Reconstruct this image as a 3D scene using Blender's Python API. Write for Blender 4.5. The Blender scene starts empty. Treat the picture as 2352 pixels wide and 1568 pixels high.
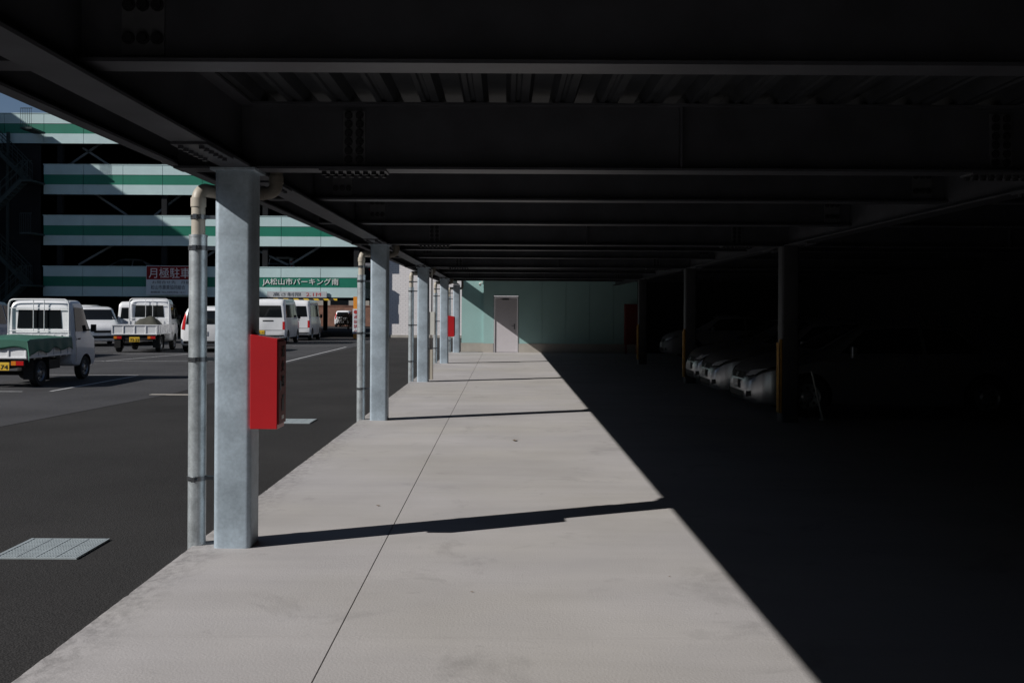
import bpy, bmesh, math, random
from mathutils import Vector, Matrix
from mathutils.bvhtree import BVHTree
random.seed(5)
scene = bpy.context.scene
COL = scene.collection
PI = math.pi

# ------------------------------------------------------------------ materials
def M(name, col, rough=.5, metal=0., var=.12, scale=4., bump=0., bscale=60., coat=0., fine=0., spec=.5):
    m = bpy.data.materials.new(name); m.use_nodes = True
    nt = m.node_tree; N = nt.nodes; L = nt.links
    b = N['Principled BSDF']
    tc = N.new('ShaderNodeTexCoord')
    no = N.new('ShaderNodeTexNoise'); no.inputs['Scale'].default_value = scale
    no.inputs['Detail'].default_value = 6; no.inputs['Roughness'].default_value = .6
    L.new(tc.outputs['Object'], no.inputs['Vector'])
    cr = N.new('ShaderNodeValToRGB')
    cr.color_ramp.elements[0].position = .3; cr.color_ramp.elements[1].position = .7
    cr.color_ramp.elements[0].color = tuple(max(0, c*(1-var)) for c in col)+(1,)
    cr.color_ramp.elements[1].color = tuple(min(1, c*(1+var)) for c in col)+(1,)
    L.new(no.outputs['Fac'], cr.inputs['Fac'])
    out = cr.outputs['Color']
    if fine > 0:
        n2 = N.new('ShaderNodeTexNoise'); n2.inputs['Scale'].default_value = bscale*1.3
        n2.inputs['Detail'].default_value = 3
        L.new(tc.outputs['Object'], n2.inputs['Vector'])
        mr = N.new('ShaderNodeMapRange'); mr.inputs['From Min'].default_value = .3; mr.inputs['From Max'].default_value = .7
        mr.inputs['To Min'].default_value = 1-fine; mr.inputs['To Max'].default_value = 1+fine
        L.new(n2.outputs['Fac'], mr.inputs['Value'])
        vm = N.new('ShaderNodeVectorMath'); vm.operation = 'SCALE'
        L.new(out, vm.inputs[0]); L.new(mr.outputs[0], vm.inputs['Scale'])
        out = vm.outputs[0]
    L.new(out, b.inputs['Base Color'])
    b.inputs['Roughness'].default_value = rough
    b.inputs['Metallic'].default_value = metal
    b.inputs['Coat Weight'].default_value = coat
    b.inputs['Specular IOR Level'].default_value = spec
    if coat: b.inputs['Coat Roughness'].default_value = .06
    if bump > 0:
        n3 = N.new('ShaderNodeTexNoise'); n3.inputs['Scale'].default_value = bscale
        n3.inputs['Detail'].default_value = 5
        L.new(tc.outputs['Object'], n3.inputs['Vector'])
        bp = N.new('ShaderNodeBump'); bp.inputs['Strength'].default_value = bump; bp.inputs['Distance'].default_value = .01
        L.new(n3.outputs['Fac'], bp.inputs['Height']); L.new(bp.outputs[0], b.inputs['Normal'])
    return m

def concrete_material(name, base, warm):
    m = bpy.data.materials.new(name); m.use_nodes = True
    nt = m.node_tree; N = nt.nodes; L = nt.links; b = N['Principled BSDF']
    geo = N.new('ShaderNodeNewGeometry')
    def noise(scale, detail, sx=1, sy=1, rough=.55, dist=0):
        mp = N.new('ShaderNodeMapping'); mp.inputs['Scale'].default_value = (sx, sy, 1)
        L.new(geo.outputs['Position'], mp.inputs['Vector'])
        n = N.new('ShaderNodeTexNoise'); n.inputs['Scale'].default_value = scale; n.inputs['Detail'].default_value = detail
        n.inputs['Roughness'].default_value = rough; n.inputs['Distortion'].default_value = dist
        L.new(mp.outputs[0], n.inputs['Vector']); return n.outputs['Fac']
    def rng(s, a, bb, lo, hi):
        r = N.new('ShaderNodeMapRange'); r.inputs['From Min'].default_value = a; r.inputs['From Max'].default_value = bb
        r.inputs['To Min'].default_value = lo; r.inputs['To Max'].default_value = hi; L.new(s, r.inputs['Value']); return r.outputs[0]
    def op(a, c, o='MULTIPLY'):
        q = N.new('ShaderNodeMath'); q.operation = o
        for i, v in enumerate((a, c)):
            if isinstance(v, (int, float)): q.inputs[i].default_value = v
            else: L.new(v, q.inputs[i])
        return q.outputs[0]
    mul = op
    f = rng(noise(.55, 4), .3, .7, .89, 1.08)
    f = mul(f, rng(noise(1.0, 5, .35, 2.6), .3, .7, .94, 1.045))
    f = mul(f, rng(noise(1.3, 7, 1, 1, .7, .6), .26, .43, .76, 1.0))
    f = mul(f, rng(noise(160, 3), .3, .7, .95, 1.05))
    f = mul(f, rng(noise(5, 5, 1, 1, .6), .20, .34, .74, 1.0))
    f = mul(f, rng(noise(26, 2, 1, 1), .14, .21, .45, 1.0))
    sep = N.new('ShaderNodeSeparateXYZ'); L.new(geo.outputs['Position'], sep.inputs[0])
    edge = rng(sep.outputs['X'], -2.1, -1.80, 1.0, 0.0)
    dirt = rng(noise(16, 5, 1, .6, .7), .42, .62, 0.0, .38)
    f = mul(f, op(1.0, mul(edge, dirt), 'SUBTRACT'))
    mix = N.new('ShaderNodeMixRGB'); mix.inputs[1].default_value = base+(1,); mix.inputs[2].default_value = warm+(1,)
    L.new(rng(noise(.35, 3), .4, .62, 0, 1), mix.inputs[0])
    vm = N.new('ShaderNodeVectorMath'); vm.operation = 'SCALE'; L.new(mix.outputs[0], vm.inputs[0]); L.new(f, vm.inputs['Scale'])
    L.new(vm.outputs[0], b.inputs['Base Color'])
    b.inputs['Roughness'].default_value = .85; b.inputs['Specular IOR Level'].default_value = .2
    h = N.new('ShaderNodeMath'); h.operation = 'ADD'
    L.new(noise(70, 4), h.inputs[0]); L.new(mul(noise(14, 4, .7, 1.6), rng(noise(.8, 3), .4, .6, .2, 1.0)), h.inputs[1])
    bp = N.new('ShaderNodeBump'); bp.inputs['Strength'].default_value = .32; bp.inputs['Distance'].default_value = .006
    L.new(h.outputs[0], bp.inputs['Height']); L.new(bp.outputs[0], b.inputs['Normal'])
    return m

def asphalt_material(name, c):
    m = bpy.data.materials.new(name); m.use_nodes = True
    nt = m.node_tree; N = nt.nodes; L = nt.links; b = N['Principled BSDF']
    geo = N.new('ShaderNodeNewGeometry')
    n1 = N.new('ShaderNodeTexNoise'); n1.inputs['Scale'].default_value = .5; n1.inputs['Detail'].default_value = 5
    n2 = N.new('ShaderNodeTexVoronoi'); n2.inputs['Scale'].default_value = 90
    n3 = N.new('ShaderNodeTexNoise'); n3.inputs['Scale'].default_value = 110; n3.inputs['Detail'].default_value = 4
    for n in (n1, n2, n3): L.new(geo.outputs['Position'], n.inputs['Vector'])
    a = N.new('ShaderNodeValToRGB')
    a.color_ramp.elements[0].position = .3; a.color_ramp.elements[1].position = .7
    a.color_ramp.elements[0].color = tuple(x*.80 for x in c)+(1,); a.color_ramp.elements[1].color = tuple(x*1.20 for x in c)+(1,)
    L.new(n1.outputs['Fac'], a.inputs['Fac'])
    r = N.new('ShaderNodeMapRange'); r.inputs['From Min'].default_value = .3; r.inputs['From Max'].default_value = .7
    r.inputs['To Min'].default_value = .45; r.inputs['To Max'].default_value = 1.55
    L.new(n3.outputs['Fac'], r.inputs['Value'])
    vm = N.new('ShaderNodeVectorMath'); vm.operation = 'SCALE'; L.new(a.outputs[0], vm.inputs[0]); L.new(r.outputs[0], vm.inputs['Scale'])
    L.new(vm.outputs[0], b.inputs['Base Color']); b.inputs['Roughness'].default_value = .9
    b.inputs['Specular IOR Level'].default_value = .2
    bp = N.new('ShaderNodeBump'); bp.inputs['Strength'].default_value = .5; bp.inputs['Distance'].default_value = .006
    L.new(n2.outputs['Distance'], bp.inputs['Height']); L.new(bp.outputs[0], b.inputs['Normal'])
    return m

def tile_material(name):
    m = bpy.data.materials.new(name); m.use_nodes = True
    nt = m.node_tree; N = nt.nodes; L = nt.links; b = N['Principled BSDF']
    geo = N.new('ShaderNodeNewGeometry'); sep = N.new('ShaderNodeSeparateXYZ'); L.new(geo.outputs['Position'], sep.inputs[0])
    ad = N.new('ShaderNodeMath'); L.new(sep.outputs['X'], ad.inputs[0]); L.new(sep.outputs['Y'], ad.inputs[1])
    cm = N.new('ShaderNodeCombineXYZ'); L.new(ad.outputs[0], cm.inputs['X']); L.new(sep.outputs['Z'], cm.inputs['Y'])
    br = N.new('ShaderNodeTexBrick'); br.inputs['Scale'].default_value = 1.0
    br.inputs['Brick Width'].default_value = .30; br.inputs['Row Height'].default_value = .12
    br.inputs['Mortar Size'].default_value = .010; br.inputs['Color1'].default_value = (.74, .71, .71, 1)
    br.inputs['Color2'].default_value = (.70, .67, .67, 1); br.inputs['Mortar'].default_value = (.50, .48, .49, 1)
    L.new(cm.outputs[0], br.inputs['Vector']); L.new(br.outputs['Color'], b.inputs['Base Color']); b.inputs['Roughness'].default_value = .5
    return m

def hazard_material(name):
    m = bpy.data.materials.new(name); m.use_nodes = True
    nt = m.node_tree; N = nt.nodes; L = nt.links; b = N['Principled BSDF']
    geo = N.new('ShaderNodeNewGeometry')
    w = N.new('ShaderNodeTexWave'); w.bands_direction = 'DIAGONAL'; w.inputs['Scale'].default_value = 1.1
    L.new(geo.outputs['Position'], w.inputs['Vector'])
    cr = N.new('ShaderNodeValToRGB'); cr.color_ramp.interpolation = 'CONSTANT'
    cr.color_ramp.elements[0].color = (.02, .02, .02, 1); cr.color_ramp.elements[1].color = (.75, .5, .03, 1); cr.color_ramp.elements[1].position = .5
    L.new(w.outputs['Fac'], cr.inputs['Fac']); L.new(cr.outputs[0], b.inputs['Base Color'])
    return m

mt_concrete = concrete_material('floor_concrete', (.400, .385, .388), (.402, .384, .370))
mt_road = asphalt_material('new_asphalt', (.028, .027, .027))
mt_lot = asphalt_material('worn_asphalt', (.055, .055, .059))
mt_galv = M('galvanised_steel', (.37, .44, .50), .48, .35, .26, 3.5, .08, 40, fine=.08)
mt_galvpipe = M('galvanised_sheet', (.46, .50, .52), .38, .6, .28, 9, .05, 50, fine=.1)
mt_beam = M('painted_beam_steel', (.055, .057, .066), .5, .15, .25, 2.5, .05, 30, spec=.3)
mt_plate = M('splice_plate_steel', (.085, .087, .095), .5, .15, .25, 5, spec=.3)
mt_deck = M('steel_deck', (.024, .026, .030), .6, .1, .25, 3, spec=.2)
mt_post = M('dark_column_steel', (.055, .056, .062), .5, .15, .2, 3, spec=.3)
mt_bolt = M('bolt_steel', (.02, .02, .023), .5, .5)
mt_pvc = M('beige_plastic_pipe', (.38, .345, .29), .5, 0, .06)
mt_pvcshade = M('shaded_plastic_elbow', (.13, .118, .098), .6, 0, .1, spec=.3)  # shade under the roof put into a darker pipe colour
mt_clamp = M('clamp_steel', (.16, .165, .175), .3, .8)
mt_red = M('red_enamel', (.40, .009, .013), .35, 0, .06, 3, coat=.2)
mt_black = M('black_marking', (.012, .012, .014), .5)
mt_white = M('white_marking', (.75, .75, .75), .6, 0, .05)
mt_mint = M('mint_wall_panel', (.29, .45, .44), .6, 0, .05, 1.2, spec=.2)
mt_plinth = M('concrete_plinth', (.36, .335, .30), .8, 0, .1, 2)
mt_door = M('door_paint', (.50, .475, .50), .45, 0, .04)
mt_doorframe = M('door_frame_paint', (.48, .47, .49), .45, 0, .04)
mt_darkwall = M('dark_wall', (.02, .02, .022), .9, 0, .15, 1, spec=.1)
mt_yellow = M('yellow_guard', (.42, .22, .03), .6, 0, .3, 8, spec=.2)
mt_redshade = M('shaded_red_enamel', (.14, .010, .009), .5, 0, .1, 3)  # red enamel with shade painted in, for box door and hose cabinet
mt_junction = M('junction_box_paint', (.55, .55, .52), .5, 0, .05)
mt_line = M('road_paint', (.45, .45, .46), .8, 0, .3, 6, fine=.25, bscale=40)
mt_grate = M('galvanised_grate', (.42, .47, .49), .5, .35, .1)
mt_pit = M('drain_pit', (.05, .05, .05), .9)
mt_bandlight = M('pale_blue_panel', (.46, .60, .61), .5, 0, .07, .8)
mt_bandgreen = M('green_panel', (.003, .16, .10), .5, 0, .08, .8)
mt_deckdark = M('car_park_steel', (.014, .015, .017), .8, .1, .2, 1, spec=.15)
mt_brace = M('brace_steel', (.13, .145, .155), .5, .3)
mt_stairs = M('stair_steel', (.040, .055, .055), .7, .1, spec=.2)
mt_tile = tile_material('white_tile_cladding')
mt_hazard = hazard_material('hazard_stripes')
mt_orange = M('orange_paint', (.75, .28, .03), .5)
mt_signwhite = M('sign_white', (.60, .66, .70), .5, 0, .04)
mt_signgrey = M('sign_pale_grey', (.42, .44, .46), .6, 0, .05)
mt_signred = M('sign_red', (.22, .012, .015), .6, 0, .06, spec=.15)
mt_textred = M('lettering_red', (.42, .04, .04), .5)
mt_textblue = M('lettering_blue', (.02, .03, .05), .5)
mt_carwhite = M('white_car_paint', (.78, .79, .81), .3, 0, .03, 2, coat=.5)
mt_carsilver = M('silver_car_paint', (.46, .47, .49), .30, .9, .02, 2, coat=.25)
mt_carblue = M('blue_car_paint', (.05, .12, .24), .3, .2, .03, 2, coat=.5)
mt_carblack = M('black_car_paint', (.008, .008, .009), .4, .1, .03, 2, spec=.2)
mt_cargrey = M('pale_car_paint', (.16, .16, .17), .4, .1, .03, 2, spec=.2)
mt_glass = M('tinted_glass', (.010, .012, .014), .05, 0, .05, spec=.3)
mt_trim = M('black_trim', (.015, .015, .016), .6, spec=.3)
mt_tyre = M('tyre_rubber', (.018, .018, .018), .85)
mt_rim = M('wheel_rim', (.30, .31, .32), .35, .7)
mt_lampred = M('tail_lamp', (.5, .015, .015), .2, 0, .05, coat=.5)
mt_lampamber = M('indicator_lamp', (.7, .22, .02), .2, coat=.5)
mt_lampclear = M('headlamp_lens', (.62, .64, .68), .08, .3, .06, 6, coat=1)
mt_plateyellow = M('yellow_plate', (.70, .45, .03), .5, 0, .03)
mt_platewhite = M('white_plate', (.6, .6, .6), .5, 0, .03)
mt_tarp = M('green_tarpaulin', (.035, .135, .095), .6, 0, .1, 1.2, .2, 9)
mt_sack = M('olive_cover', (.05, .05, .038), .8, 0, .3, 5, .4, 20)
mt_brick = M('brown_masonry', (.20, .10, .07), .8, 0, .3, 2)
mt_house = M('house_plaster', (.35, .33, .30), .8, 0, .1, 1)
mt_rooftile = M('roof_tiles', (.10, .10, .11), .7, 0, .2, 3)
mt_leaf = M('shrub_leaves', (.30, .17, .08), .7, 0, .4, 6)
mt_bark = M('shrub_stem', (.12, .08, .055), .9)
mt_render = M('rendered_wall', (.16, .155, .15), .8, 0, .1, .5)
mt_litter = M('dry_leaf', (.20, .14, .08), .8, 0, .3, 30)

# ------------------------------------------------------------------ mesh helpers
def wloc(o):
    v = Vector((0, 0, 0))
    while o is not None:
        v = v + o.location; o = o.parent
    return v

def finish(name, me, mats, parent=None, smooth=None, origin=None, bevel=0, bseg=2):
    for mt in (mats if isinstance(mats, (list, tuple)) else [mats]):
        me.materials.append(mt)
    if smooth is not None:
        me.polygons.foreach_set('use_smooth', [True]*len(me.polygons))
        me.set_sharp_from_angle(angle=math.radians(smooth))
    vs = [v.co for v in me.vertices]
    if origin is None:
        xs = [v.x for v in vs]; ys = [v.y for v in vs]; zs = [v.z for v in vs]
        origin = Vector(((min(xs)+max(xs))/2, (min(ys)+max(ys))/2, min(zs)))
    origin = Vector(origin)
    me.transform(Matrix.Translation(-origin))
    o = bpy.data.objects.new(name, me); COL.objects.link(o)
    if parent is not None:
        o.parent = parent; o.location = origin-wloc(parent)
    else:
        o.location = origin
    if bevel > 0:
        md = o.modifiers.new('edge', 'BEVEL'); md.width = bevel; md.segments = bseg; md.limit_method = 'ANGLE'
        md.angle_limit = math.radians(40)
    return o

class MB:
    def __init__(s): s.v = []; s.f = []; s.m = []
    def add(s, vs, fs, mi=0):
        o = len(s.v); s.v += [tuple(v) for v in vs]
        for f in fs: s.f.append(tuple(i+o for i in f)); s.m.append(mi)
    def box(s, x0, x1, y0, y1, z0, z1, mi=0):
        s.add([(x0,y0,z0),(x1,y0,z0),(x1,y1,z0),(x0,y1,z0),(x0,y0,z1),(x1,y0,z1),(x1,y1,z1),(x0,y1,z1)],
              [(0,3,2,1),(4,5,6,7),(0,1,5,4),(1,2,6,5),(2,3,7,6),(3,0,4,7)], mi)
        return s
    def cyl(s, p0, p1, r, n=16, mi=0, r1=None, cap=True):
        p0 = Vector(p0); p1 = Vector(p1); d = (p1-p0).normalized()
        a = d.orthogonal().normalized(); b = d.cross(a); r1 = r if r1 is None else r1
        vs = []
        for p, rr in ((p0, r), (p1, r1)):
            for i in range(n):
                t = 2*PI*i/n; vs.append(p+a*math.cos(t)*rr+b*math.sin(t)*rr)
        fs = [(i, (i+1) % n, n+(i+1) % n, n+i) for i in range(n)]
        if cap: fs += [tuple(range(n-1, -1, -1)), tuple(range(n, 2*n))]
        s.add(vs, fs, mi); return s
    def beam(s, p0, p1, w, h, mi=0, up=(0, 0, 1)):
        p0 = Vector(p0); p1 = Vector(p1); d = (p1-p0).normalized()
        a = d.cross(Vector(up)).normalized(); b = a.cross(d)
        vs = [p+a*sx*w/2+b*sz*h/2 for p in (p0, p1) for sx, sz in ((-1,-1),(1,-1),(1,1),(-1,1))]
        s.add(vs, [(0,1,2,3),(7,6,5,4),(0,4,5,1),(1,5,6,2),(2,6,7,3),(3,7,4,0)], mi); return s
    def tube(s, pts, r, n=14, mi=0):
        pts = [Vector(p) for p in pts]; vs = []; prev = None
        for i, p in enumerate(pts):
            d = (pts[min(i+1, len(pts)-1)]-pts[max(i-1, 0)]).normalized()
            a = d.orthogonal().normalized() if prev is None else (prev-d*prev.dot(d)).normalized()
            prev = a; b = d.cross(a)
            for k in range(n):
                t = 2*PI*k/n; vs.append(p+a*math.cos(t)*r+b*math.sin(t)*r)
        fs = []
        for i in range(len(pts)-1):
            for k in range(n):
                fs.append((i*n+k, i*n+(k+1) % n, (i+1)*n+(k+1) % n, (i+1)*n+k))
        fs += [tuple(range(n-1, -1, -1)), tuple(range((len(pts)-1)*n, len(pts)*n))]
        s.add(vs, fs, mi); return s
    def prism(s, prof, axis, a, b, mi=0):
        n = len(prof)
        if axis == 'x': vs = [(a, p[0], p[1]) for p in prof]+[(b, p[0], p[1]) for p in prof]
        elif axis == 'y': vs = [(p[0], a, p[1]) for p in prof]+[(p[0], b, p[1]) for p in prof]
        else: vs = [(p[0], p[1], a) for p in prof]+[(p[0], p[1], b) for p in prof]
        fs = [(i, (i+1) % n, n+(i+1) % n, n+i) for i in range(n)]
        fs += [tuple(range(n-1, -1, -1)), tuple(range(n, 2*n))]
        s.add(vs, fs, mi); return s
    def mesh(s, name):
        me = bpy.data.meshes.new(name); me.from_pydata(s.v, [], s.f)
        me.polygons.foreach_set('material_index', s.m)
        bm = bmesh.new(); bm.from_mesh(me); bmesh.ops.recalc_face_normals(bm, faces=bm.faces); bm.to_mesh(me); bm.free()
        me.update(); return me
    def obj(s, name, mats, parent=None, **k):
        return finish(name, s.mesh(name), mats, parent, **k)

def empty(name, loc, label=None, category=None, group=None):
    o = bpy.data.objects.new(name, None); COL.objects.link(o); o.location = loc; o.empty_display_size = .3
    tag(o, label, category, group); return o
def tag(o, label=None, category=None, group=None, kind=None):
    if label: o['label'] = label
    if category: o['category'] = category
    if group: o['group'] = group
    if kind: o['kind'] = kind
    return o

def text(name, body, center, width, height, mat, parent, face='-Y', depth=.006, bold=0.):
    cu = bpy.data.curves.new(name, 'FONT'); cu.body = body; cu.size = 1; cu.extrude = .001
    cu.align_x = 'CENTER'; cu.offset = bold
    cu.resolution_u = 3
    o = bpy.data.objects.new(name, cu); COL.objects.link(o)
    bpy.context.view_layer.update()
    dg = bpy.context.evaluated_depsgraph_get()
    me = bpy.data.meshes.new_from_object(o.evaluated_get(dg))
    bpy.data.objects.remove(o)
    if len(me.vertices) == 0: print('EMPTY TEXT', body); return None
    xs = [v.co.x for v in me.vertices]; ys = [v.co.y for v in me.vertices]
    cx, cy = (min(xs)+max(xs))/2, (min(ys)+max(ys))/2
    sx = width/(max(xs)-min(xs)); sy = height/(max(ys)-min(ys))
    if face == '-Y': R = Matrix(((1,0,0),(0,0,-1),(0,1,0)))
    elif face == '+X': R = Matrix(((0,0,1),(1,0,0),(0,1,0)))
    elif face == '-X': R = Matrix(((0,0,-1),(-1,0,0),(0,1,0)))
    T = Matrix.Translation(Vector(center)) @ R.to_4x4() @ Matrix.Diagonal((sx, sy, depth/.002, 1)) @ Matrix.Translation((-cx, -cy, 0))
    me.transform(T)
    me.materials.clear()
    return finish(name, me, mat, parent)

def patch(bvh, corners, direction, mat, name, parent, n=8, off=.006):
    vs = []; fs = []
    dirs = {'+Y': Vector((0,-1,0)), '-Y': Vector((0,1,0)), '+X': Vector((-1,0,0)), '-X': Vector((1,0,0))}
    d = dirs[direction]
    c = [Vector((p[0], p[1])) for p in corners]
    for j in range(n+1):
        for i in range(n+1):
            u, v = i/n, j/n
            p = (c[0]*(1-u)+c[1]*u)*(1-v)+(c[3]*(1-u)+c[2]*u)*v
            if 'Y' in direction: o = Vector((p.x, 0, p.y))-d*5
            else: o = Vector((0, p.x, p.y))-d*5
            hit, nor, idx, dist = bvh.ray_cast(o, d)
            if hit is None or dist > 5.0:
                hit, nor, idx, dist = bvh.find_nearest(o+d*4.2)
            if nor.dot(d) > 0: nor = -nor
            vs.append(hit+nor*off*.5-d*off)
    for j in range(n):
        for i in range(n):
            a = j*(n+1)+i; fs.append((a, a+1, a+n+2, a+n+1))
    me = bpy.data.meshes.new(name); me.from_pydata([tuple(v) for v in vs], [], fs)
    return finish(name, me, mat, parent, smooth=40)

# ------------------------------------------------------------------ vehicles
def loft(keys, n=46):
    y0, y1 = keys[0][0], keys[-1][0]
    ys = sorted(set([k[0] for k in keys]+[y0+(y1-y0)*i/n for i in range(n+1)]))
    rings = []
    def interp(y):
        for a, b in zip(keys, keys[1:]):
            if a[0] <= y <= b[0]:
                t = (y-a[0])/(b[0]-a[0]) if b[0] > a[0] else 0
                return [a[i]*(1-t)+b[i]*t for i in range(1, 6)]
        return list(keys[-1][1:6])
    for y in ys:
        w, zb, zbelt, wt, zt = interp(y)
        P3 = Vector((w-.01, zbelt)); P4 = Vector((wt, zt))
        r = min(.13, .6*(P4-P3).length)
        d1 = (P3-P4).normalized(); d2 = Vector((-1, .06)).normalized()
        A = P4+d1*r; B = P4+d2*r
        pts = [Vector((0, zb)), Vector((w*.5, zb)), Vector((w-.06, zb)), Vector((w-.015, zb+.03)), Vector((w, zb+.09))]
        zm = (zb+zbelt)/2
        pts += [Vector((w+.008, zm)), Vector((w, zbelt-.06)), P3]
        for t in (.3, .65): pts.append(P3.lerp(A, t))
        for t in (0, .25, .5, .75, 1): pts.append(A*(1-t)**2+P4*2*t*(1-t)+B*t*t)
        for t in (.35, .7, 1.0):
            q = B.lerp(Vector((0, B.y+.025*wt)), t); pts.append(q)
        right = [(p.x, y, p.y) for p in pts]
        left = [(-p.x, y, p.y) for p in pts[1:-1]][::-1]
        rings.append(right+left)
    m = len(rings[0]); vs = [p for r in rings for p in r]; fs = []
    for i in range(len(rings)-1):
        for k in range(m):
            fs.append((i*m+k, i*m+(k+1) % m, (i+1)*m+(k+1) % m, (i+1)*m+k))
    fs.append(tuple(range(m-1, -1, -1))); fs.append(tuple(range((len(rings)-1)*m, len(rings)*m)))
    mb = MB(); mb.add(vs, fs); return mb.mesh('body')

def wheel(parent, x, y, r, w=.17):
    s = 1 if x > 0 else -1
    prof = [(-w/2, r*.62), (-w/2, r*.93), (-w/2+.02, r*.985), (-w/2+.045, r), (w/2-.045, r), (w/2-.02, r*.985), (w/2, r*.93), (w/2-.005, r*.62)]
    mb = MB(); n = 28; vs = []
    for a, rr in prof:
        for i in range(n):
            t = 2*PI*i/n; vs.append((x+a, y+rr*math.cos(t), r+rr*math.sin(t)))
    fs = []
    for j in range(len(prof)):
        j2 = (j+1) % len(prof)
        for i in range(n): fs.append((j*n+i, j*n+(i+1) % n, j2*n+(i+1) % n, j2*n+i))
    mb.add(vs, fs)
    t = mb.obj('wheel', mt_tyre, parent, smooth=40)
    rm = MB()
    prof = [(w/2-.012, r*.63), (w/2-.004, r*.60), (w/2-.03, r*.54), (w/2-.045, r*.3), (w/2-.02, r*.2), (w/2-.015, .001)]
    vs = []
    for a, rr in prof:
        for i in range(n):
            q = 2*PI*i/n; vs.append((x+s*a, y+rr*math.cos(q), r+rr*math.sin(q)))
    fs = []
    for j in range(len(prof)-1):
        for i in range(n): fs.append((j*n+i, j*n+(i+1) % n, (j+1)*n+(i+1) % n, (j+1)*n+i))
    rm.add(vs, fs, 0)
    for k in range(8):
        q = 2*PI*k/8
        cx, cy, cz = x+s*(w/2-.034), y+r*.42*math.cos(q), r+r*.42*math.sin(q)
        rm.cyl((cx, cy, cz), (cx+s*.006, cy, cz), r*.075, 8, 1)
    rm.obj('rim', [mt_rim, mt_trim], t, smooth=30)
    return t

def cut_arches(body, ys, r, w):
    mb = MB()
    for y in ys:
        for s in (-1, 1):
            mb.cyl((s*(w-.22), y, r), (s*(w+.2), y, r), r+.045, 28)
    me = mb.mesh('cut'); me.materials.append(mt_trim)
    c = bpy.data.objects.new('cut', me); COL.objects.link(c)
    md = body.modifiers.new('b', 'BOOLEAN'); md.object = c; md.operation = 'DIFFERENCE'; md.solver = 'EXACT'
    md.material_mode = 'TRANSFER'
    bpy.context.view_layer.update()
    dg = bpy.context.evaluated_depsgraph_get()
    nm = bpy.data.meshes.new_from_object(body.evaluated_get(dg))
    body.modifiers.clear(); body.data = nm
    bpy.data.objects.remove(c)
    nm.polygons.foreach_set('use_smooth', [True]*len(nm.polygons)); nm.set_sharp_from_angle(angle=math.radians(32))

def body_bvh(body):
    me = body.data; o = wloc(body)
    return BVHTree.FromPolygons([v.co+o for v in me.vertices], [tuple(p.vertices) for p in me.polygons])

def side(pts, b, mat, name, root, **k):
    patch(b, pts, '+X', mat, name, root, **k); patch(b, pts, '-X', mat, name, root, **k)
def both(pts, b, d, mat, name, root, **k):
    patch(b, pts, d, mat, name, root, **k); patch(b, [(-p[0], p[1]) for p in pts], d, mat, name, root, **k)

def mirrors(root, w, y, z, paint):
    for s in (-1, 1):
        mb = MB(); mb.cyl((s*(w-.04), y, z-.03), (s*(w+.10), y+.02, z), .014, 8)
        mb.box(s*(w+.08)-.055, s*(w+.08)+.055, y-.02, y+.05, z-.07, z+.10)
        mb.obj('wing_mirror', paint, root, bevel=.02)

def plate(root, x, y, z, mat, txt=None, w=.33, h=.165):
    mb = MB(); mb.box(x-w/2, x+w/2, y-.008, y, z, z+h)
    p = mb.obj('number_plate', mat, root, bevel=.006)
    if txt: text('plate_number', txt, (x, y-.012, z+h*.42), w*.82, h*.55, mt_black, p, '-Y', .004)
    return p

def make_van(paint, txt=None):
    root = empty('kei_van', (0, 0, 0))
    K = [(-1.70,.69,.36,.98,.60,1.62),(-1.68,.72,.30,1.0,.63,1.74),(-1.62,.735,.27,1.0,.655,1.82),(-1.45,.74,.25,1.02,.665,1.88),
         (.7,.74,.25,1.02,.665,1.90),(1.0,.74,.25,1.02,.655,1.85),(1.15,.74,.25,1.0,.65,1.74),(1.58,.73,.25,.93,.63,1.09),(1.66,.71,.26,.8,.6,.96),(1.70,.66,.32,.65,.54,.82)]
    me = loft(K); body = finish('body', me, paint, root, smooth=32, origin=(0, 0, 0))
    cut_arches(body, (-1.15, 1.2), .28, .74); b = body_bvh(body)
    patch(b, [(-.58,1.13),(.58,1.13),(.52,1.62),(-.52,1.62)], '-Y', mt_glass, 'rear_window', root)
    patch(b, [(-.60,1.10),(.60,1.10),(.54,1.68),(-.54,1.68)], '+Y', mt_glass, 'windscreen', root)
    side([(-1.5,1.12),(-.75,1.12),(-.75,1.66),(-1.45,1.66)], b, mt_glass, 'side_window', root)
    side([(-.68,1.12),(.2,1.12),(.2,1.66),(-.68,1.66)], b, mt_glass, 'side_window', root)
    side([(.27,1.12),(1.12,1.12),(.86,1.66),(.27,1.66)], b, mt_glass, 'side_window', root)
    both([(.60,.62),(.70,.62),(.70,.95),(.60,.95)], b, '-Y', mt_lampred, 'tail_lamp', root)
    both([(.42,.62),(.66,.64),(.66,.82),(.42,.80)], b, '+Y', mt_lampclear, 'headlamp', root)
    patch(b, [(-.66,.34),(.66,.34),(.66,.39),(-.66,.39)], '-Y', mt_trim, 'bumper_strip', root)
    patch(b, [(-.22,.96),(.22,.96),(.22,1.01),(-.22,1.01)], '-Y', mt_trim, 'tailgate_handle', root)
    patch(b, [(-.62,.585),(.62,.585),(.62,.597),(-.62,.597)], '-Y', mt_trim, 'tailgate_gap', root)
    side([(.235,.34),(.25,.34),(.25,1.1),(.235,1.1)], b, mt_trim, 'door_gap', root, n=4)
    side([(-.72,.34),(-.705,.34),(-.705,1.1),(-.72,1.1)], b, mt_trim, 'door_gap', root, n=4)
    for y in (-1.15, 1.2):
        for s in (-1, 1): wheel(root, s*.65, y, .28)
    mirrors(root, .74, 1.05, 1.12, mt_trim)
    plate(root, -.3, -1.708, .42, mt_plateyellow, txt)
    return root

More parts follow.
